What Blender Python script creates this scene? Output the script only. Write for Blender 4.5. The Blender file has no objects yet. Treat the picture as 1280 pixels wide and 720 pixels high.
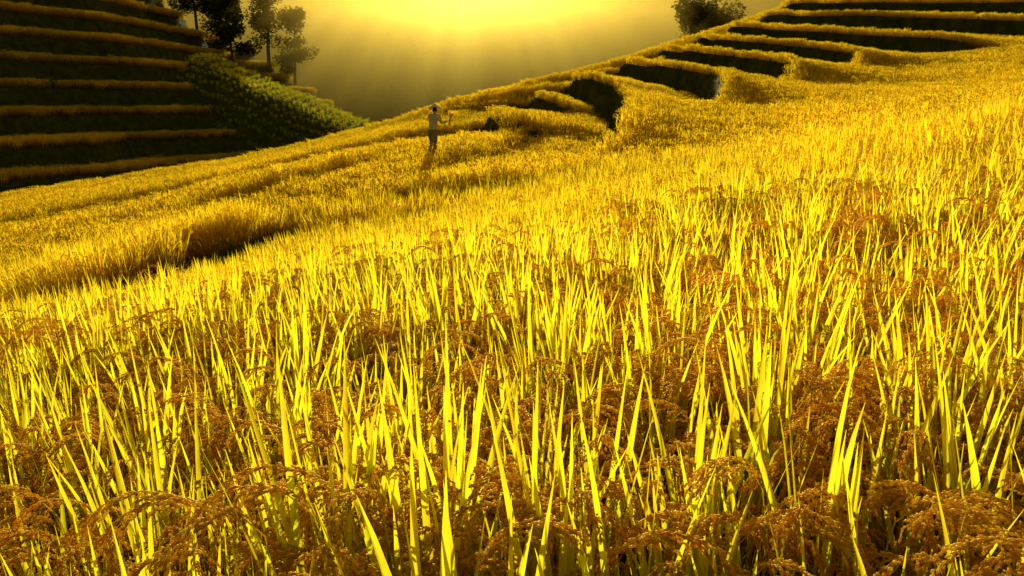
import bpy, math, random, bmesh
import numpy as np
from mathutils import Vector, Matrix
random.seed(7); rng=np.random.default_rng(11)
scene=bpy.context.scene
CAMZ=1.75
SUN_EL=16.0; SUN_AZ=-2.5

# ------------------------------------------------------------------ terrain functions
ctrl=np.array([(0,1.25,-.92),(-1.5,1.5,-1.1),(1.5,1.5,-.85),(0,-3,-.85),(6,2,-.3),(-6,3,-1.9),(12.5,25.7,0),(6,24,-1.0),(1,18,-1.75),(20.8,31,.92),(34.6,53,5),(43,65,8.4),(26.5,72,9),(20.5,67,7.2),(13.6,60,5.05),(7.2,53,3),(3,49,1.95),(-1,45.6,.94),(-4.5,43,0),(-7,41,-.87),(-12,38.6,-2.2),(-22,32,-3.7),(-2.7,26.5,-1.35),(-9,18,-3.2),(-11,13,-3.6),(-5,9,-2.3),(0,8,-1.35),(5,10,-.65),(12,12,.6),(50,40,7),(30,15,4)],float)
P=ctrl[:,:2]; n=len(P)
def phi(r): return r**2*np.log(r+1e-9)
Dm=np.linalg.norm(P[:,None]-P[None],axis=2)
A=np.zeros((n+3,n+3)); A[:n,:n]=phi(Dm)+np.eye(n)*5; A[:n,n]=1; A[:n,n+1:]=P; A[n,:n]=1; A[n+1:,:n]=P.T
W=np.linalg.solve(A,np.r_[ctrl[:,2],0,0,0])
def T(x,y):
    out=W[n]+W[n+1]*x+W[n+2]*y
    for i in range(n):
        out=out+W[i]*phi(np.hypot(x-P[i,0],y-P[i,1]))
    return out
def sstep(a,b,x):
    t=np.clip((x-a)/(b-a),0,1); return t*t*(3-2*t)
def crop_h(x,y): return 1-.45*sstep(18,38,np.hypot(x,y))   # shorter crop further up the hill
def vnoise(x,y,seed=0):
    xi=np.floor(x).astype(np.int64); yi=np.floor(y).astype(np.int64)
    fx=x-xi; fy=y-yi; fx=fx*fx*(3-2*fx); fy=fy*fy*(3-2*fy)
    def h(a,b):
        v=np.sin(a*127.1+b*311.7+seed*74.7)*43758.5453
        return v-np.floor(v)
    return (h(xi,yi)*(1-fx)+h(xi+1,yi)*fx)*(1-fy)+(h(xi,yi+1)*(1-fx)+h(xi+1,yi+1)*fx)*fy-.5
def poly_info(pl,x,y):
    pl=np.array(pl,float); seg=np.diff(pl,axis=0); sl=np.hypot(seg[:,0],seg[:,1]); cum=np.r_[0,np.cumsum(sl)]
    bd=np.full(x.shape,1e9); bs=np.zeros(x.shape); bc=np.zeros(x.shape)
    for i in range(len(seg)):
        ax,ay=pl[i]; dx,dy=seg[i]/sl[i]
        s=np.clip((x-ax)*dx+(y-ay)*dy,0,sl[i])
        d=np.hypot(x-ax-s*dx,y-ay-s*dy)
        c=dx*(y-ay)-dy*(x-ax)
        m=d<bd-1e-6
        bd=np.where(m,d,bd); bs=np.where(m,(cum[i]+s)/cum[-1],bs); bc=np.where(m,np.sign(c),bc)
    return bd,bs,bc
def smooth_pl(pl,it=2):
    pl=[np.array(p,float) for p in pl]
    for _ in range(it):
        q=[pl[0]]
        for a,b in zip(pl[:-1],pl[1:]): q+= [a*.75+b*.25,a*.25+b*.75]
        q.append(pl[-1]); pl=q
    return pl
# (polyline of the bank, bank height, fade in, fade out, decay)
STEPS=[
 ([(3.0,45.6),(4.3,41.0),(5.3,37.5),(4.6,30.5),(3.4,25.5),(2.0,21.8)],1.8,.06,.22,3.5),
 ([(6.6,49.9),(8.5,45.4),(10.1,42.1),(10.4,39.4),(9.3,34.6),(8.0,30.5)],1.9,.04,.25,3),
 ([(9.7,53.8),(12.3,49.5),(14.3,44.3),(14.9,41.6),(13.2,37.5)],1.9,.04,.18,2.6),
 ([(13.2,57.6),(16.6,53.7),(19.2,49.0),(20.0,45.9),(18.6,42.1)],1.75,.04,.2,2.6),
 ([(16.0,60.1),(21.0,56.7),(23.5,53.1),(26.5,50.5),(29,45)],1.75,.04,.25,2.6),
 ([(20,64.5),(28,62),(33,57.5),(36,52),(38,46)],1.8,.04,.2,2.6),
 ([(23.3,69),(32,67),(40,62),(48,52)],1.8,.04,.1,2.6),
 ([(27,74.5),(38,73),(48,68),(58,58)],1.8,.04,.1,2.6),
 ([(-1.5,36.5),(-.8,33.5),(-.2,30.5)],1.5,.2,.25,2.5),
 ([(.8,43),(1.5,40),(2.2,37)],1.6,.15,.2,2.5),
 ([(-8.2,9.6),(-6.9,11.2),(-6.9,13.2),(-6.6,14.8),(-6.3,16.8),(-5.7,18.6)],1.15,.35,.08,3),
 ([(-5.0,18.6),(-2.9,19.4),(-.8,19.0),(1.4,21.3)],.3,.3,.3,3),
 ([(-12,22),(-7,25.5),(-4.5,27),(-2.6,29.5)],.4,.3,.15,3),
 ([(-20,23),(-12,28),(-6,33),(-3,38)],.35,.3,.2,3),
 ([(-3.5,21.5),(-1.5,24),(.2,29),(1.2,34)],.35,.3,.2,3),
]
STEPS=[(smooth_pl(s[0]),)+s[1:] for s in STEPS]
RIDGE=[(-90,-20),(-45,16),(-22,32),(-12,38.6),(-7,41),(-4.5,43),(-1,45.6),(3,49),(7.2,53),(13.6,60),(20.5,67),(26.5,72),(45,92),(90,130)]
BUND=(-2.75,26.2)
def levels(q,qs,dq,nl,h,soft):
    z=np.zeros(q.shape)
    for k in range(nl):
        z+=h*(1/(1+np.exp(-np.clip((qs-k*dq-q)/soft,-40,40))))
    return z
def hills(x,y):
    wob=vnoise(x/9,y/9,3)*.10+vnoise(x/3.5,y/3.5,5)*.025
    q1=np.sqrt(((x+76)/46)**2+((y-108)/52)**2)+wob
    z1=-7.5+levels(q1,1.06,.068,10,2.7,.0032)
    q2=np.sqrt(((x+66)/50)**2+((y-132)/26)**2)+wob*.6
    z2=-9+levels(q2,1.0,.07,10,2.1,.005)
    ax,ay,bx,by=-47.,104.,-18.,111.
    L=math.hypot(bx-ax,by-ay); ux,uy=(bx-ax)/L,(by-ay)/L
    s=((x-ax)*ux+(y-ay)*uy)/L; pd=-(x-ax)*uy+(y-ay)*ux
    z3=10.4-s*13-np.where(pd<0,.18,.8)*np.sqrt(pd*pd+2)+.4+vnoise(x/4,y/4,6)*.8
    z3=z3-16*sstep(98,84,y)-14*sstep(-40,-47,x)
    z3=np.where((s>-.3)&(s<1.6),z3,-99)
    return z1,z2,q1,q2,z3
def step_terms(x,y):
    off=np.zeros(x.shape); near=np.zeros(x.shape)
    for pl,h,f0,f1,L in STEPS:
        d,s,c=poly_info(pl,x,y)
        fade=sstep(0,f0,s)*(1-sstep(1-f1,1,s))
        off+=h*fade*.5*c*np.tanh(d/.13)*np.exp(-d/L)
        wd=.42
        near=np.maximum(near,fade*h*(np.exp(-((c*d+wd*.7)/wd)**2)))
    return off,near
def ground(x,y,full=False):
    t=np.clip(T(x,y),-16,15)+1.75-.85*crop_h(x,y)
    off,near=step_terms(x,y)
    d,s,c=poly_info(RIDGE,x,y)
    beyond=np.where(c>0,d,0)
    z=t+off+vnoise(x/2.5,y/2.5,1)*.06
    val=-13+vnoise(x/25,y/25,9)*3
    k=sstep(0,26,beyond)
    z=z*(1-k)+val*k-np.minimum(beyond,6)*.25
    b=np.exp(-((x-BUND[0])**2+((y-BUND[1])*.8)**2)/1.0); z=z+b*.4
    z1,z2,q1,q2,z3=hills(x,y)
    bl=sstep(2,12,beyond)
    spur=(z3>np.maximum(z1,z2))&(z3>-11)
    zz=np.maximum(z,np.where(bl>0,np.maximum(np.maximum(z1,z2),z3),-99))
    r=np.hypot(x,y)
    far=-14+sstep(190,430,r)*(78+10*vnoise(x/90,y/90,2)*2+6*vnoise(x/30,y/30,4)+ 14*sstep(20,260,np.abs(x)))
    zz=np.where(beyond>8,np.maximum(zz,far),zz)
    if full: return zz,near,beyond,q1,q2,spur
    return zz
# ------------------------------------------------------------------ materials
def mat_new(name):
    m=bpy.data.materials.new(name); m.use_nodes=True; nt=m.node_tree; nt.nodes.clear()
    return m,nt,nt.nodes,nt.links
def N(nodes,t,**kw):
    nd=nodes.new(t)
    for k,v in kw.items(): setattr(nd,k,v)
    return nd
def ramp(nodes,stops):
    r=nodes.new('ShaderNodeValToRGB'); e=r.color_ramp.elements
    while len(e)<len(stops): e.new(.5)
    for el,(p,c) in zip(e,stops): el.position=p; el.color=(*c,1)
    return r
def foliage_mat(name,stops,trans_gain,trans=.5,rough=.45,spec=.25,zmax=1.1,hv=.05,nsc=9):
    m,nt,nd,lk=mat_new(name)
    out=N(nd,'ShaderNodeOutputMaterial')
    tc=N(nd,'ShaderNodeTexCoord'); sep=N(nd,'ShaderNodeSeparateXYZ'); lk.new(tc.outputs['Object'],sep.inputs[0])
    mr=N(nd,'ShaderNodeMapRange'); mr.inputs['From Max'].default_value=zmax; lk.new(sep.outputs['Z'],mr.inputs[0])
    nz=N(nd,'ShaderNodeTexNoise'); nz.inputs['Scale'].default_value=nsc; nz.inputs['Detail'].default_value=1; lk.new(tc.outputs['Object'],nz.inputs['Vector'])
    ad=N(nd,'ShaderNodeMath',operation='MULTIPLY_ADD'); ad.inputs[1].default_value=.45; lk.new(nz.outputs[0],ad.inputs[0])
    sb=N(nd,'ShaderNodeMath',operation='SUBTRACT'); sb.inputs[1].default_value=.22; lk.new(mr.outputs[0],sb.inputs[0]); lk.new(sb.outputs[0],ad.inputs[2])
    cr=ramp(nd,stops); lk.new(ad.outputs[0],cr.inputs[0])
    hs=N(nd,'ShaderNodeHueSaturation')
    m1=N(nd,'ShaderNodeMapRange'); m1.inputs['To Min'].default_value=.5-hv*.4; m1.inputs['To Max'].default_value=.5+hv*.5; lk.new(nz.outputs[0],m1.inputs[0]); m1.inputs['From Min'].default_value=.3; m1.inputs['From Max'].default_value=.7
    geo=N(nd,'ShaderNodeNewGeometry'); pn=N(nd,'ShaderNodeTexNoise'); pn.inputs['Scale'].default_value=.22; pn.inputs['Detail'].default_value=2; lk.new(geo.outputs['Position'],pn.inputs['Vector'])
    m2=N(nd,'ShaderNodeMapRange'); m2.inputs['From Min'].default_value=.3; m2.inputs['From Max'].default_value=.7; m2.inputs['To Min'].default_value=.82; m2.inputs['To Max'].default_value=1.12; lk.new(pn.outputs[0],m2.inputs[0])
    lk.new(m1.outputs[0],hs.inputs['Hue']); lk.new(m2.outputs[0],hs.inputs['Value'])
    lk.new(cr.outputs[0],hs.inputs['Color'])
    df=N(nd,'ShaderNodeBsdfDiffuse'); lk.new(hs.outputs[0],df.inputs[0])
    tr=N(nd,'ShaderNodeBsdfTranslucent')
    mul=N(nd,'ShaderNodeMix',data_type='RGBA',blend_type='MULTIPLY'); mul.inputs[0].default_value=1; lk.new(hs.outputs[0],mul.inputs[6]); mul.inputs[7].default_value=(*trans_gain,1)
    lk.new(mul.outputs[2],tr.inputs[0])
    mx=N(nd,'ShaderNodeMixShader'); mx.inputs[0].default_value=trans; lk.new(df.outputs[0],mx.inputs[1]); lk.new(tr.outputs[0],mx.inputs[2])
    if spec>0:
        gl=N(nd,'ShaderNodeBsdfGlossy'); gl.inputs['Roughness'].default_value=rough; gl.inputs['Color'].default_value=(1,.9,.4,1)
        lw=N(nd,'ShaderNodeLayerWeight'); lw.inputs['Blend'].default_value=.25
        mm=N(nd,'ShaderNodeMath',operation='MULTIPLY'); mm.inputs[1].default_value=spec; lk.new(lw.outputs['Fresnel'],mm.inputs[0])
        m3=N(nd,'ShaderNodeMixShader'); lk.new(mm.outputs[0],m3.inputs[0]); lk.new(mx.outputs[0],m3.inputs[1]); lk.new(gl.outputs[0],m3.inputs[2])
        lk.new(m3.outputs[0],out.inputs[0])
    else: lk.new(mx.outputs[0],out.inputs[0])
    return m
leafN=foliage_mat('rice_leaf_green',[(0,(.10,.05,.008)),(.38,(.27,.19,.012)),(.58,(.58,.55,.03)),(1,(.76,.69,.04))],(1.25,1.25,.8),.75,spec=.4)  # brown dead bases, darkened further to paint in shade low in the crop
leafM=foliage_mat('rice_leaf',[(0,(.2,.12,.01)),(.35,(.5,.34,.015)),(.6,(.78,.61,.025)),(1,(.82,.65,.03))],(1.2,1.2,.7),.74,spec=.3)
leafF=foliage_mat('rice_leaf_far_bright',[(0,(.35,.22,.01)),(.3,(.7,.46,.015)),(.55,(.86,.63,.03)),(1,(.88,.67,.035))],(1.13,1.13,.6),.76,spec=0)  # far leaf, colour brightened to stand in for light on dim slopes
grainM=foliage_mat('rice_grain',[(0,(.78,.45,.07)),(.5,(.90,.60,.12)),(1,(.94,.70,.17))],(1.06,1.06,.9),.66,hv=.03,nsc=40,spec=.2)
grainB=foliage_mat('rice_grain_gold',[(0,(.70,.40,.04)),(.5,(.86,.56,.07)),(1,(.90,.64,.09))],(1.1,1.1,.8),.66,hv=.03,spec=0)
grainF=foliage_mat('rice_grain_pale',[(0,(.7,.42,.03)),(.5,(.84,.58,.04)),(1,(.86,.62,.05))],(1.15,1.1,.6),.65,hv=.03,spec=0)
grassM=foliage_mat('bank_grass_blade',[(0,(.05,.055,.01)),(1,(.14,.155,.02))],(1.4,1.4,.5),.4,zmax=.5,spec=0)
spurM=foliage_mat('hillside_grass_blade',[(0,(.4,.34,.02)),(1,(.82,.74,.06))],(1.15,1.15,.6),.72,zmax=.8,spec=0)
treeM=foliage_mat('tree_leaves',[(0,(.03,.04,.008)),(1,(.09,.10,.02))],(1.4,1.3,.4),.4,zmax=12,spec=0)
def ground_mat():
    m,nt,nd,lk=mat_new('terrace_soil'); out=N(nd,'ShaderNodeOutputMaterial'); b=N(nd,'ShaderNodeBsdfPrincipled'); b.inputs['Roughness'].default_value=.95; b.inputs['Specular IOR Level'].default_value=.05
    geo=N(nd,'ShaderNodeNewGeometry'); sp=N(nd,'ShaderNodeSeparateXYZ'); lk.new(geo.outputs['Normal'],sp.inputs[0])
    nz=N(nd,'ShaderNodeTexNoise'); nz.inputs['Scale'].default_value=1.3; nz.inputs['Detail'].default_value=8; lk.new(geo.outputs['Position'],nz.inputs['Vector'])
    soil=ramp(nd,[(.3,(.05,.034,.012)),(.7,(.14,.10,.03))]); lk.new(nz.outputs[0],soil.inputs[0])
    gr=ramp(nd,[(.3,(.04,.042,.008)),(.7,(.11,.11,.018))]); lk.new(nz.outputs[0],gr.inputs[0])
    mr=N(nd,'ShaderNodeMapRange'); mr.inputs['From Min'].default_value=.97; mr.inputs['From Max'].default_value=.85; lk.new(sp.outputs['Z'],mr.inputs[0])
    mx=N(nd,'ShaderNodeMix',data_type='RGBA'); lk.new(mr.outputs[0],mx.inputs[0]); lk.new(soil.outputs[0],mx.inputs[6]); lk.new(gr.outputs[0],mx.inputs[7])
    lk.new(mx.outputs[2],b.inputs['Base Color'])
    bp=N(nd,'ShaderNodeBump'); bp.inputs['Strength'].default_value=.6; bp.inputs['Distance'].default_value=.1; lk.new(nz.outputs[0],bp.inputs['Height']); lk.new(bp.outputs[0],b.inputs['Normal'])
    lk.new(b.outputs[0],out.inputs[0]); return m
soilM=ground_mat()
def simple(name,c1,c2,scale=20,rough=.8):
    m,nt,nd,lk=mat_new(name); out=N(nd,'ShaderNodeOutputMaterial'); b=N(nd,'ShaderNodeBsdfPrincipled'); b.inputs['Roughness'].default_value=rough
    tc=N(nd,'ShaderNodeTexCoord'); nz=N(nd,'ShaderNodeTexNoise'); nz.inputs['Scale'].default_value=scale; lk.new(tc.outputs['Object'],nz.inputs['Vector'])
    r=ramp(nd,[(.35,c1),(.65,c2)]); lk.new(nz.outputs[0],r.inputs[0]); lk.new(r.outputs[0],b.inputs['Base Color']); lk.new(b.outputs[0],out.inputs[0]); return m
barkM=simple('bark',(.05,.035,.02),(.12,.09,.05))
# ------------------------------------------------------------------ mesh helper
class MB:
    def __init__(s): s.v=[];s.f=[];s.m=[]
    def ribbon(s,pts,wid,side,mi,fold=0,nrm=None):
        b=len(s.v); k=len(pts)
        if fold:
            for p,w in zip(pts,wid):
                s.v+= [p-side*w, p+nrm*(-w*fold), p+side*w]
            for i in range(k-1):
                a=b+i*3; s.f+=[(a,a+1,a+4,a+3),(a+1,a+2,a+5,a+4)]; s.m+=[mi,mi]
        else:
            for p,w in zip(pts,wid): s.v+=[p-side*w,p+side*w]
            for i in range(k-1):
                a=b+i*2; s.f.append((a,a+1,a+3,a+2)); s.m.append(mi)
    def grain(s,c,d,l,w,mi):
        d=d.normalized(); a=d.orthogonal().normalized(); e=d.cross(a); b=len(s.v)
        s.v+=[c-d*l,c+a*w,c+e*w,c-a*w,c-e*w,c+d*l]
        for i in range(4):
            j=(i+1)%4; s.f+=[(b,b+1+j,b+1+i),(b+5,b+1+i,b+1+j)]; s.m+=[mi,mi]
    def tube(s,pts,rad,mi,k=6):
        b=len(s.v)
        for i,(p,r) in enumerate(zip(pts,rad)):
            t=(pts[min(i+1,len(pts)-1)]-pts[max(i-1,0)]).normalized(); a=t.cross(Vector((.3,1,.1))).normalized(); e=t.cross(a)
            for j in range(k):
                an=2*math.pi*j/k; s.v.append(p+a*math.cos(an)*r+e*math.sin(an)*r)
        for i in range(len(pts)-1):
            for j in range(k):
                q=b+i*k; s.f.append((q+j,q+(j+1)%k,q+k+(j+1)%k,q+k+j)); s.m.append(mi)
    def add(s,o,off,rz,sc):
        b=len(s.v); c,sn=math.cos(rz)*sc,math.sin(rz)*sc
        s.v+=[Vector((v.x*c-v.y*sn+off[0],v.x*sn+v.y*c+off[1],v.z*sc)) for v in o.v]
        s.f+=[tuple(i+b for i in f) for f in o.f]; s.m+=o.m
    def obj(s,name,mats,link=True,smooth=True):
        me=bpy.data.meshes.new(name); me.from_pydata([tuple(v) for v in s.v],[],s.f)
        for m in mats: me.materials.append(m)
        me.polygons.foreach_set('material_index',s.m)
        me.polygons.foreach_set('use_smooth',[smooth]*len(s.f)); me.update()
        o=bpy.data.objects.new(name,me)
        if link: scene.collection.objects.link(o)
        return o
U=random.uniform
UP=Vector((0,0,1))
def leaf(mb,base,L,az,lean,bend,w,nseg,fold,mi=0):
    h=Vector((math.cos(az),math.sin(az),0)); pts=[];wd=[];p=base.copy(); ang=lean
    tw=random.gauss(0,.75); side=Vector((math.cos(tw),math.sin(tw),0))
    for i in range(nseg+1):
        t=i/nseg; pts.append(p.copy()); wd.append(w*min(1,.45+t*2.2)*(1-t**2.6)+.0004)
        d=h*math.sin(ang)+UP*math.cos(ang); p=p+d*(L/nseg); ang+=bend*(t+.3)/nseg
    mb.ribbon(pts,wd,side,mi,fold,side.cross(UP))
def arcpts(p,az,ang,tot,L,ns):
    h=Vector((math.cos(az),math.sin(az),0)); arc=[]; p=p.copy()
    for i in range(ns+1):
        arc.append(p.copy()); d=h*math.sin(ang)+UP*math.cos(ang); p=p+d*(L/ns); ang+=tot/ns
    return arc
def panicle(mb,base,az,H,lod):
    h=Vector((math.cos(az),math.sin(az),0)); ln=U(.05,.2)
    top=base+Vector((0,0,H))+h*ln*H
    a0=U(.2,.45); tot=U(2.0,2.7); L=U(.21,.30)
    arc=arcpts(top,az,a0,tot,L,9)
    if lod==0:
        mb.tube([base,base+(top-base)*.5+h*(-.01),top],[.0025,.002,.0015],0,3)
        mb.tube(arc[::3],[.0015,.0012,.001,.0008],1,3)
        brs=[(arc,.0)]
        for b in range(8):
            k=1+b; ang=a0+tot*k/9
            brs.append((arcpts(arc[k],az+U(-.5,.5),ang+U(-.15,.15),min(1.6,max(.2,2.9-ang)),U(.08,.14)*(1-b*.04),5),1))
        for br,ty in brs:
            m=len(br)-1; tl=sum((br[i+1]-br[i]).length for i in range(m)); ng=int(tl/.0054)
            for i in range(ng):
                t=(i+.5)/ng
                if ty==0 and t<.4: continue
                f=t*m; k=min(int(f),m-1); c=br[k].lerp(br[k+1],f-k); tan=(br[k+1]-br[k]).normalized()
                o=Vector((U(-1,1),U(-1,1),U(-1,1))); o=(o-tan*o.dot(tan)).normalized()*.0032
                mb.grain(c+o,tan+o*140+Vector((0,0,U(-.3,.1))),.0066,.0028,1)
    elif lod==1:
        side=Vector((-math.sin(az),math.cos(az),0))
        for b in range(4):
            k=1+b*2; ang=a0+tot*k/9
            br=arcpts(arc[k],az+U(-.6,.6),ang,min(1.5,max(.2,2.75-ang)),U(.08,.13),3)
            mb.ribbon(br,[.003,.006,.006,.002],(side+Vector((U(-.6,.6),U(-.6,.6),0))).normalized(),1)
            for q in br[1:]: mb.grain(q,Vector((U(-1,1),U(-1,1),-1.2)),.009,.0035,1)
        mb.ribbon(arc[::3],[.002,.003,.006,.003],side,1)
    else:
        mb.ribbon(arc[::3],[.008,.02,.022,.008],Vector((1,U(-.8,.8),0)).normalized(),1)
def tuft(nl,npn,lod,seg,fold,w,rad,ph,top=1.12,rnd=.82):
    mb=MB()
    for i in range(nl):
        a=U(0,6.283); r=rad*math.sqrt(U(0,1)); b=Vector((r*math.cos(a),r*math.sin(a),U(.25,.55) if i%4 else 0.02))
        az=a+U(-1.2,1.2) ; up=U(0,1)
        if i%4==0: leaf(mb,b,U(.45,.75),az,U(.1,.5),U(.6,2.2),w*.8,seg,fold)
        elif up<rnd: leaf(mb,b,min(U(.38,.66),top-b.z),az,U(.02,.26),U(-.02,.35),w*U(.75,1.2),seg,fold)
        else: leaf(mb,b,U(.3,.5),az,U(.2,.55),U(.4,1.5),w*U(.7,1),seg,fold)
    for i in range(npn):
        a=U(0,6.283); r=rad*.7
        panicle(mb,Vector((r*math.cos(a),r*math.sin(a),.0)),a+U(-.6,.6),U(*ph),lod)
    if lod==0:
        for i in range(6):
            a=U(0,6.28); r=rad*math.sqrt(U(0,1)); b=Vector((r*math.cos(a),r*math.sin(a),0))
            mb.tube([b,b+Vector((U(-.03,.03),U(-.03,.03),.35)),b+Vector((U(-.05,.05),U(-.05,.05),.62))],[.004,.0035,.002],0,3)
    return mb
def cluster(name,tufts,side,k,mats,sj):
    mb=MB(); st=side/k
    for i in range(k):
        for j in range(k):
            t=random.choice(tufts)
            off=((i+.5)*st-side/2+U(-.4,.4)*st,(j+.5)*st-side/2+U(-.4,.4)*st)
            mb.add(t,off,random.gauss(0,.4)+(math.pi if U(0,1)<.5 else 0),U(1-sj,1+sj*.8))
    return mb.obj(name,mats,False)
def coll(name,objs):
    c=bpy.data.collections.new(name)
    for o in objs: c.objects.link(o)
    return c
tA=[tuft((24,19,25,21,17,25,19)[i],(9,10,8,10,12,8,11)[i],0,6,.35,.0098,.07,(.58,.83)) for i in range(7)]
tB=[tuft(19,7,1,4,0,.011,.09,(.52,.80),1.05) for i in range(6)]
tC=[tuft(15,9,2,3,0,.017,.17,(.62,.78),.9,.7) for i in range(5)]
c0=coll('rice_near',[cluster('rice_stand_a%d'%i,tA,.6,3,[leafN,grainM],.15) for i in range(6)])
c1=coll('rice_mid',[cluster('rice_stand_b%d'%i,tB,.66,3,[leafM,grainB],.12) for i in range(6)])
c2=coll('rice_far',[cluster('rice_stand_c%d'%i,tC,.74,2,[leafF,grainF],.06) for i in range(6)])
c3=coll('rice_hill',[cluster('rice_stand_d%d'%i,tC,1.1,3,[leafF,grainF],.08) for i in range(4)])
c4=coll('grass_hill',[cluster('grass_stand_e%d'%i,tC,1.2,2,[spurM,spurM],.15) for i in range(4)])
def grass_tuft():
    mb=MB()
    for i in range(16):
        a=U(0,6.28); r=.16*math.sqrt(U(0,1)); leaf(mb,Vector((r*math.cos(a),r*math.sin(a),-.05)),U(.2,.5),U(0,6.28),U(.05,.5),U(.2,1.2),.01,3,0)
    return mb
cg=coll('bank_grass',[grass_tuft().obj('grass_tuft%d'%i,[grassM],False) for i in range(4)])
def scatter(name,pts,rot,scl,idx,collection):
    me=bpy.data.meshes.new(name); me.vertices.add(len(pts)); me.vertices.foreach_set('co',np.asarray(pts,np.float32).ravel())
    a=me.attributes.new('rot','FLOAT_VECTOR','POINT'); a.data.foreach_set('vector',np.asarray(rot,np.float32).ravel())
    a=me.attributes.new('scl','FLOAT','POINT'); a.data.foreach_set('value',np.asarray(scl,np.float32))
    a=me.attributes.new('idx','INT','POINT'); a.data.foreach_set('value',np.asarray(idx,np.int32))
    o=bpy.data.objects.new(name,me); scene.collection.objects.link(o)
    g=bpy.data.node_groups.new(name+'_gn','GeometryNodeTree')
    g.interface.new_socket('Geometry',in_out='INPUT',socket_type='NodeSocketGeometry'); g.interface.new_socket('Geometry',in_out='OUTPUT',socket_type='NodeSocketGeometry')
    nd=g.nodes; gi=nd.new('NodeGroupInput'); go=nd.new('NodeGroupOutput'); ip=nd.new('GeometryNodeInstanceOnPoints'); ci=nd.new('GeometryNodeCollectionInfo')
    ci.inputs['Collection'].default_value=collection; ci.inputs['Separate Children'].default_value=True; ci.inputs['Reset Children'].default_value=True
    def at(nm,ty):
        x=nd.new('GeometryNodeInputNamedAttribute'); x.data_type=ty; x.inputs['Name'].default_value=nm; return [s for s in x.outputs if s.enabled][0]
    g.links.new(gi.outputs[0],ip.inputs['Points']); g.links.new(ci.outputs[0],ip.inputs['Instance']); ip.inputs['Pick Instance'].default_value=True
    g.links.new(at('idx','INT'),ip.inputs['Instance Index']); 
    g.links.new(at('rot','FLOAT_VECTOR'),ip.inputs['Rotation'])
    g.links.new(at('scl','FLOAT'),ip.inputs['Scale']); g.links.new(ip.outputs[0],go.inputs[0])
    md=o.modifiers.new('scatter','NODES'); md.node_group=g; return o
# ------------------------------------------------------------------ ground sheet
ang=np.r_[np.arange(-180,-62,6),np.arange(-62,62,.25),np.arange(62,180,6)]
rad=np.r_[np.arange(.4,112,.25),112*1.035**np.arange(0,66)]
aa,rr=np.meshgrid(np.radians(ang),rad); X=rr*np.sin(aa); Y=rr*np.cos(aa)
Z=ground(X,Y)
nr,na=X.shape
co=np.stack([X,Y,Z],-1).reshape(-1,3); co=np.vstack([co,[[0,0,float(ground(np.array([0.]),np.array([0.]))[0])]]])
I,J=np.meshgrid(np.arange(nr-1),np.arange(na),indexing='ij'); J2=(J+1)%na
F=np.stack([I*na+J,(I)*na+J2,(I+1)*na+J2,(I+1)*na+J],-1).reshape(-1,4)
faces=F.tolist()+[(nr*na,(j+1)%na,j) for j in range(na)]
me=bpy.data.meshes.new('ground'); me.from_pydata(co.tolist(),[],faces); me.materials.append(soilM); me.polygons.foreach_set('use_smooth',[True]*len(faces)); me.update()
gobj=bpy.data.objects.new('ground',me); scene.collection.objects.link(gobj)
if me.polygons[1000].normal.z<0: me.flip_normals()
# ------------------------------------------------------------------ rice scattering
def cand(r0,r1,sp,amax=50,jit=.42):
    xs=np.arange(-r1,r1,sp); ys=np.arange(-1.5 if r0==0 else 0,r1,sp)
    x,y=np.meshgrid(xs,ys); x=x.ravel(); y=y.ravel()
    x=x+rng.uniform(-jit,jit,x.size)*sp; y=y+rng.uniform(-jit,jit,y.size)*sp
    r=np.hypot(x,y); a=np.degrees(np.abs(np.arctan2(x,y+2.0)))
    k=(r>=r0)&(r<r1)&(a<amax); return x[k],y[k]
def facing(m,s=.3): return rng.normal(0,s,m)+np.where(rng.uniform(0,1,m)<.5,0,math.pi)
def rice(name,r0,r1,sp,col,ncol,s0,amax=50,mode='field',band=None):
    x,y=cand(r0,r1,sp,amax,.12)
    z,near,bey,q1,q2,spur=ground(x,y,True)
    e=.3
    gx=(ground(x+e,y)-ground(x-e,y))/(2*e); gy=(ground(x,y+e)-ground(x,y-e))/(2*e); sl=np.hypot(gx,gy)
    if mode=='field': k=(near<.3)&(bey<7)&(sl<.8)
    elif mode=='hill': k=(bey>=9)&(((q1<1.08))|(q2<1.02))&~spur&(sl<.75)&(y<190)
    else: k=(bey>=9)&spur&(y<150)
    if band:
        a,b,up=band; pr=sstep(a,b,np.hypot(x,y)); pr=pr if up else 1-pr
        k&=rng.uniform(0,1,x.size)<np.where(pr>.02,np.minimum(1,pr+.12),0)
    k&=np.hypot(x-BUND[0],(y-BUND[1]))>.75
    k&=~((np.abs(x-BUND[0]-(y-BUND[1])*.1)<.5)&(y<BUND[1])&(y>BUND[1]-2.2))
    k&=np.hypot(x,y)>.95
    x,y,z,gx,gy=x[k],y[k],z[k],gx[k],gy[k]; m=len(x)
    rz=facing(m,.25)
    tx=np.arctan(np.clip(gy,-.4,.4))*.7; ty=-np.arctan(np.clip(gx,-.4,.4))*.7
    rot=np.stack([tx,ty,rz],-1)
    scl=s0*rng.uniform(.94,1.06,m)*(1+.10*vnoise(x/1.7,y/1.7,8))
    if mode=='field':
        w=x-.22*y+1.5*vnoise(x/8,y/8,12)
        scl=scl*crop_h(x,y)*(1+.06*np.sin(w*2*math.pi/1.7)*sstep(14,22,np.hypot(x,y)))
    return scatter(name,np.stack([x,y,z-.02],-1),rot,scl,rng.integers(0,ncol,m),col),m,(x,y,z)
cnt=[]
cnt.append(rice('rice_crop',0,10,.58,c0,6,1,55,band=(4.5,9.5,False))[1])
cnt.append(rice('rice_crop',4.5,20,.64,c1,6,1,46,band=(4.5,9.5,True))[1])
cnt.append(rice('rice_crop',20,32,.56,c2,6,1.06,43)[1])
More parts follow.
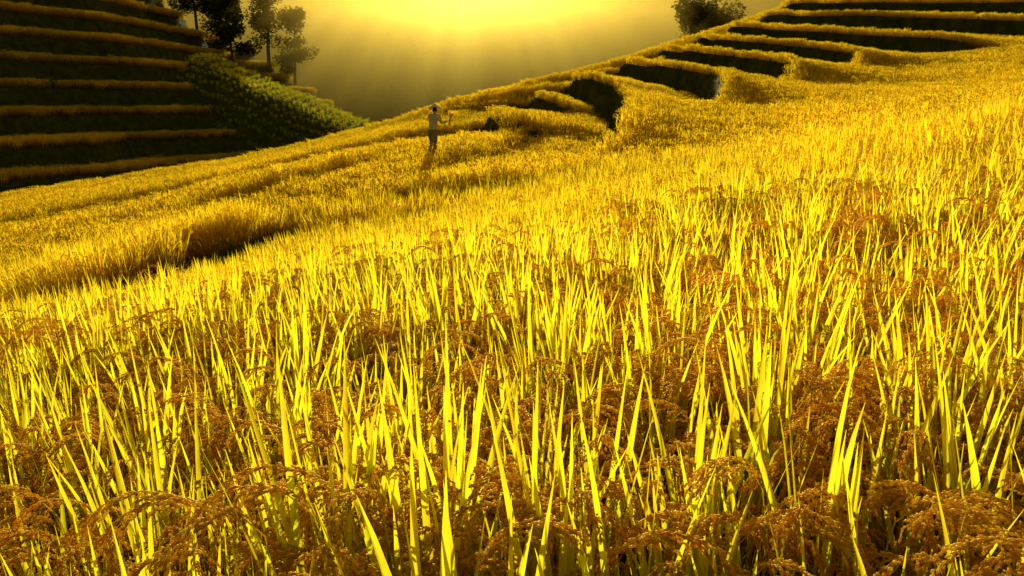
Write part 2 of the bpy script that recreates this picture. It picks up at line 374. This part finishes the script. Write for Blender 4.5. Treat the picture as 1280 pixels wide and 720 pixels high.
cnt.append(rice('rice_crop',32,100,.42,c2,6,1.06,43)[1])
cnt.append(rice('hillside_rice_crop',40,180,.9,c3,4,1.1,43,'hill')[1])
cnt.append(rice('hillside_grass',60,180,1.0,c4,4,.75,43,'spur')[1])
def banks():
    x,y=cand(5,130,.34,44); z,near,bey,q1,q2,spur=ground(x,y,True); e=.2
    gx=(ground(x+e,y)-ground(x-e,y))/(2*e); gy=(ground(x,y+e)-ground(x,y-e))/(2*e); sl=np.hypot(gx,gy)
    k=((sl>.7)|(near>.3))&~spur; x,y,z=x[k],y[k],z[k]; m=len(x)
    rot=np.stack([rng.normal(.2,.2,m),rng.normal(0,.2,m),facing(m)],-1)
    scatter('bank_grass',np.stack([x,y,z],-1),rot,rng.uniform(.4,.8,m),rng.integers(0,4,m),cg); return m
cnt.append(banks())
# ------------------------------------------------------------------ trees
def make_tree(name,H,spread,seed,link=True,leaves=2600,ls=.28):
    random.seed(seed); mb=MB()
    lean=Vector((U(-.06,.06),U(-.06,.06),1)); tp=[lean*H*t+Vector((U(-.1,.1),U(-.1,.1),0)) for t in (0,.2,.4,.6,.8,.95)]
    mb.tube(tp,[H*.022*(1-t*.85) for t in (0,.2,.4,.6,.8,1)],1,7)
    lobes=[]
    for i in range(16):
        t=U(.2,.95); a=U(0,6.28); b=lean*H*t; r=spread*(1.15-t*.75)*U(.5,1.1)
        e=b+Vector((math.cos(a)*r,math.sin(a)*r,U(.03,.14)*H)); mid=b.lerp(e,.5)+Vector((0,0,.02*H))
        mb.tube([b,mid,e],[H*.009,H*.006,H*.002],1,5); lobes.append((e,spread*U(.3,.52))); 
        if U(0,1)<.7: lobes.append((mid,spread*U(.25,.4)))
    lobes.append((lean*H*.98,spread*.35))
    for c,r in lobes:
        for _ in range(leaves//len(lobes)):
            d=Vector((random.gauss(0,1),random.gauss(0,1),random.gauss(0,.75))).normalized()*r*(U(.25,1)**.5)*U(.8,1.25)
            p=c+d; s=ls*U(.6,1.2); a=Vector((U(-1,1),U(-1,1),U(-.5,.5))).normalized()*s; bb=a.cross(Vector((U(-1,1),U(-1,1),U(-1,1)))).normalized()*s*.5
            k=len(mb.v); mb.v+=[p-a,p+bb,p+a,p-bb]; mb.f.append((k,k+1,k+2,k+3)); mb.m.append(0)
    return mb.obj(name,[treeM,barkM],link)
TREES=[(-43,119,12,3.2),(-46,124,14,4.0),(-48,119,12,3.4),(-41,130,15,3.8),(-38,134,13,3.4),(28,126,24,4.6),(35,136,29,6)]
def gz(x,y): return float(ground(np.array([float(x)]),np.array([float(y)]))[0])
for i,(x,y,H,sp) in enumerate(TREES):
    o=make_tree('tree',H,sp,100+i,leaves=5200,ls=.27 if H<20 else .42); o.location=(x,y,gz(x,y)-.2)
ft=coll('forest_trees',[make_tree('forest_tree%d'%i,9,3.2,300+i,False,420,.7) for i in range(5)])
random.seed(5)
x,y=cand(185,620,6.0,44); z=ground(x,y); k=(rng.uniform(0,1,x.size)<.8)&(z>-12.5)&(x*x+y*y<600**2); x,y,z=x[k],y[k],z[k]; m=len(x)
scatter('forest',np.stack([x,y,z-.5],-1),np.stack([np.zeros(m),np.zeros(m),rng.uniform(0,6.28,m)],-1),rng.uniform(.7,1.5,m),rng.integers(0,5,m),ft); cnt.append(m)
# ------------------------------------------------------------------ farmer
shirtM=simple('shirt_cloth',(.6,.5,.4),(.76,.66,.55),14)
pantM=simple('trouser_cloth',(.2,.18,.17),(.3,.27,.25),14)
skinM=simple('skin',(.38,.22,.14),(.46,.28,.18),12,.55)
hatM=simple('straw_hat',(.7,.62,.42),(.85,.76,.55),60)
hairM=simple('hair',(.012,.01,.008),(.03,.02,.015),60)
root=bpy.data.objects.new('farmer',None); scene.collection.objects.link(root)
def skinned(name,verts,edges,radii,mats,rootv=0,sub=2,matf=None):
    me=bpy.data.meshes.new(name); me.from_pydata(verts,edges,[]); o=bpy.data.objects.new(name,me); scene.collection.objects.link(o); o.parent=root
    md=o.modifiers.new('skin','SKIN'); 
    if not me.skin_vertices: 
        bm=bmesh.new(); bm.from_mesh(me); bm.verts.layers.skin.verify(); bm.to_mesh(me); bm.free()
    for i,r in enumerate(radii):
        sv=me.skin_vertices[0].data[i]; sv.radius=(r,r) if not isinstance(r,tuple) else r; sv.use_root=(i==rootv)
    s=o.modifiers.new('sub','SUBSURF'); s.levels=sub; s.render_levels=sub
    dg=bpy.context.evaluated_depsgraph_get(); me2=bpy.data.meshes.new_from_object(o.evaluated_get(dg)); o.modifiers.clear(); o.data=me2
    me2.materials.clear()
    for m_ in mats: me2.materials.append(m_)
    for p in me2.polygons:
        p.use_smooth=True; p.material_index=matf(p.center) if matf else 0
    return o
V=[(0,0,.93),(0,-.02,1.08),(0,-.06,1.25),(0,-.10,1.40),(0,-.12,1.50),
   (.17,-.10,1.41),(.24,-.20,1.17),(.20,-.40,1.12),
   (-.17,-.10,1.41),(-.30,-.12,1.18),(-.40,-.32,1.24),
   (.10,.01,.86),(.16,-.14,.50),(.18,-.04,.10),(.18,-.12,.05),(.18,-.20,.035),
   (-.10,.01,.86),(-.15,.06,.50),(-.19,.24,.13),(-.19,.17,.07),(-.19,.09,.04)]
E=[(0,1),(1,2),(2,3),(3,4),(3,5),(5,6),(6,7),(3,8),(8,9),(9,10),(0,11),(11,12),(12,13),(13,14),(14,15),(0,16),(16,17),(17,18),(18,19),(19,20)]
R=[(.17,.12),(.16,.11),(.17,.11),(.15,.10),.055,.085,.06,.038,.085,.06,.038,.10,.07,.048,.045,.035,.10,.07,.048,.045,.035]
def bm_(c): return 1 if (c.z<.95) else (2 if c.z>1.475 and abs(c.x)<.08 else 0)
skinned('body',V,E,R,[shirtM,pantM,skinM],0,2,bm_)
def hand(name,wrist,dirv,upv):
    d=Vector(dirv).normalized(); u=Vector(upv).normalized(); s=d.cross(u).normalized(); w=Vector(wrist)
    vs=[w,w+d*.045,w+d*.085]; es=[(0,1),(1,2)]; rs=[.026,(.036,.02),(.034,.017)]
    for k,(off,L) in enumerate(((-.03,.066),(-.01,.076),(.01,.072),(.03,.056))):
        b=w+d*.08+s*off; i=len(vs); vs+= [b,b+d*L*.45-u*.01,b+d*L*.7-u*.035,b+d*L*.6-u*.06]; es+=[(2,i),(i,i+1),(i+1,i+2),(i+2,i+3)]; rs+=[.0105,.0095,.0088,.0075]
    i=len(vs); vs+=[w+d*.035-s*.034,w+d*.06-s*.055-u*.015,w+d*.08-s*.05-u*.035]; es+=[(1,i),(i,i+1),(i+1,i+2)]; rs+=[.014,.0115,.009]
    skinned(name,[tuple(v) for v in vs],es,rs,[skinM],0,1)
hand('hand_left',(.20,-.41,1.12),(-.1,-1,-.1),(0,-.1,1)); hand('hand_right',(-.40,-.33,1.245),(-.2,-1,.3),(0,.3,1))
bm=bmesh.new(); bmesh.ops.create_uvsphere(bm,u_segments=28,v_segments=20,radius=1)
for v in bm.verts:
    x_,y_,z_=v.co; sx=.076; sy=.095; sz=.118
    if z_<0: sx*=(1+z_*.28); sy*=(1+z_*.12)
    f=0
    if y_<-.5: f+= .022*math.exp(-((x_/.18)**2+((z_+.12)/.22)**2)); f-= .008*math.exp(-(((abs(x_)-.38)/.18)**2+((z_-.1)/.14)**2)); f+=.006*math.exp(-((x_/.3)**2+((z_+.48)/.09)**2))
    v.co=Vector((x_*sx,y_*sy-f,z_*sz))
me=bpy.data.meshes.new('head'); bm.to_mesh(me); bm.free()
for m_ in (skinM,hairM): me.materials.append(m_)
for p in me.polygons: p.use_smooth=True; p.material_index=1 if (p.center.y>.0 and p.center.z>-.06) or p.center.z>.07 else 0
ho=bpy.data.objects.new('head',me); scene.collection.objects.link(ho); ho.parent=root; ho.location=(0,-.15,1.615); ho.rotation_euler=(.15,0,0)
mb=MB()
for sx in (-1,1):
    mb.grain(Vector((sx*.03,-.235,1.63)),Vector((1,0,0)),.011,.006,1)
    mb.tube([Vector((sx*.074,-.15,1.585)),Vector((sx*.088,-.143,1.61)),Vector((sx*.082,-.145,1.64))],[.008,.013,.007],0,6)
mb.tube([Vector((-.022,-.243,1.562)),Vector((0,-.247,1.564)),Vector((.022,-.243,1.562))],[.003,.005,.003],0,5)
o=mb.obj('face_features',[skinM,hairM]); o.parent=root
mb=MB(); K=28; prof=[(.004,.155),(.05,.125),(.12,.075),(.2,.02),(.235,-.008),(.228,-.014),(.1,.07),(.0,.13)]
for r,z_ in prof:
    for j in range(K): an=2*math.pi*j/K; mb.v.append(Vector((r*math.cos(an),r*math.sin(an),z_)))
for i in range(len(prof)-1):
    for j in range(K): mb.f.append((i*K+j,i*K+(j+1)%K,(i+1)*K+(j+1)%K,(i+1)*K+j)); mb.m.append(0)
o=mb.obj('conical_hat',[hatM]); o.parent=root; o.location=(0,-.15,1.68); o.rotation_euler=(.18,.08,0)
mb=MB(); random.seed(3)
for i in range(110):
    b=Vector((-.43,-.42,1.27)); a=Vector((U(-.06,.06),U(-.05,.05),-.18)); t=Vector((U(-.18,.12)-.1,U(-.12,.12),U(.26,.42)))
    mb.ribbon([b+a,b+Vector((U(-.02,.02),U(-.02,.02),0)),b+t*.6,b+t+Vector((t.x*.4,t.y*.4,-.05))],[.004,.005,.007,.003],Vector((1,U(-1,1),0)).normalized(),0 if i%3 else 1)
o=mb.obj('rice_sheaf',[leafM,grainM]); o.parent=root
root.location=(BUND[0],BUND[1],gz(*BUND)-.01); root.rotation_euler=(0,0,math.radians(150))
# ------------------------------------------------------------------ haze
def haze(name,lo,hi,dens,col,g,absr):
    m,nt,nd,lk=mat_new(name+'_volume'); out=N(nd,'ShaderNodeOutputMaterial'); 
    v=N(nd,'ShaderNodeVolumeScatter'); v.inputs['Density'].default_value=dens; v.inputs['Color'].default_value=(*col,1); v.inputs['Anisotropy'].default_value=g
    ab=N(nd,'ShaderNodeVolumeAbsorption'); ab.inputs['Density'].default_value=absr; ab.inputs['Color'].default_value=(0,0,0,1)
    ad=N(nd,'ShaderNodeAddShader'); lk.new(v.outputs[0],ad.inputs[0]); lk.new(ab.outputs[0],ad.inputs[1]); lk.new(ad.outputs[0],out.inputs['Volume'])
    bpy.ops.mesh.primitive_cube_add(size=1); o=bpy.context.object; o.name=name
    o.dimensions=[hi[i]-lo[i] for i in range(3)]; o.location=[(hi[i]+lo[i])/2 for i in range(3)]; o.data.materials.append(m); return o
haze('mist',(-300,112,-20),(300,420,30),.0050,(1,.68,.13),.885,.0078)
# ------------------------------------------------------------------ light, world, camera
d=Vector((math.sin(math.radians(SUN_AZ))*math.cos(math.radians(SUN_EL)),math.cos(math.radians(SUN_AZ))*math.cos(math.radians(SUN_EL)),math.sin(math.radians(SUN_EL))))
sl=bpy.data.lights.new('sun','SUN'); sl.energy=5; sl.angle=math.radians(.5); sl.color=(1,.85,.44)
so=bpy.data.objects.new('sun',sl); scene.collection.objects.link(so); so.rotation_euler=d.to_track_quat('Z','Y').to_euler(); so.location=(0,0,50)
w=bpy.data.worlds.new('World'); scene.world=w; w.use_nodes=True; nt=w.node_tree; bg=nt.nodes['Background']
sky=nt.nodes.new('ShaderNodeTexSky'); sky.sky_type='NISHITA'; sky.sun_disc=False; sky.sun_elevation=math.radians(SUN_EL); sky.sun_rotation=math.radians(SUN_AZ); sky.dust_density=4
mx=nt.nodes.new('ShaderNodeMix'); mx.data_type='RGBA'; mx.blend_type='MULTIPLY'; mx.inputs[0].default_value=1; mx.inputs[7].default_value=(1,.72,.2,1)
nt.links.new(sky.outputs[0],mx.inputs[6]); nt.links.new(mx.outputs[2],bg.inputs[0]); bg.inputs[1].default_value=.09
cam=bpy.data.cameras.new('camera'); co=bpy.data.objects.new('camera',cam); scene.collection.objects.link(co); scene.camera=co
cam.sensor_width=36; cam.lens=36*924/1280; cam.clip_end=2000; cam.clip_start=.05
co.location=(0,0,CAMZ); co.rotation_euler=(math.radians(90-14),0,0)
scene.view_settings.view_transform='Standard'; scene.view_settings.look='None'; scene.view_settings.exposure=0
print('COUNTS',cnt)
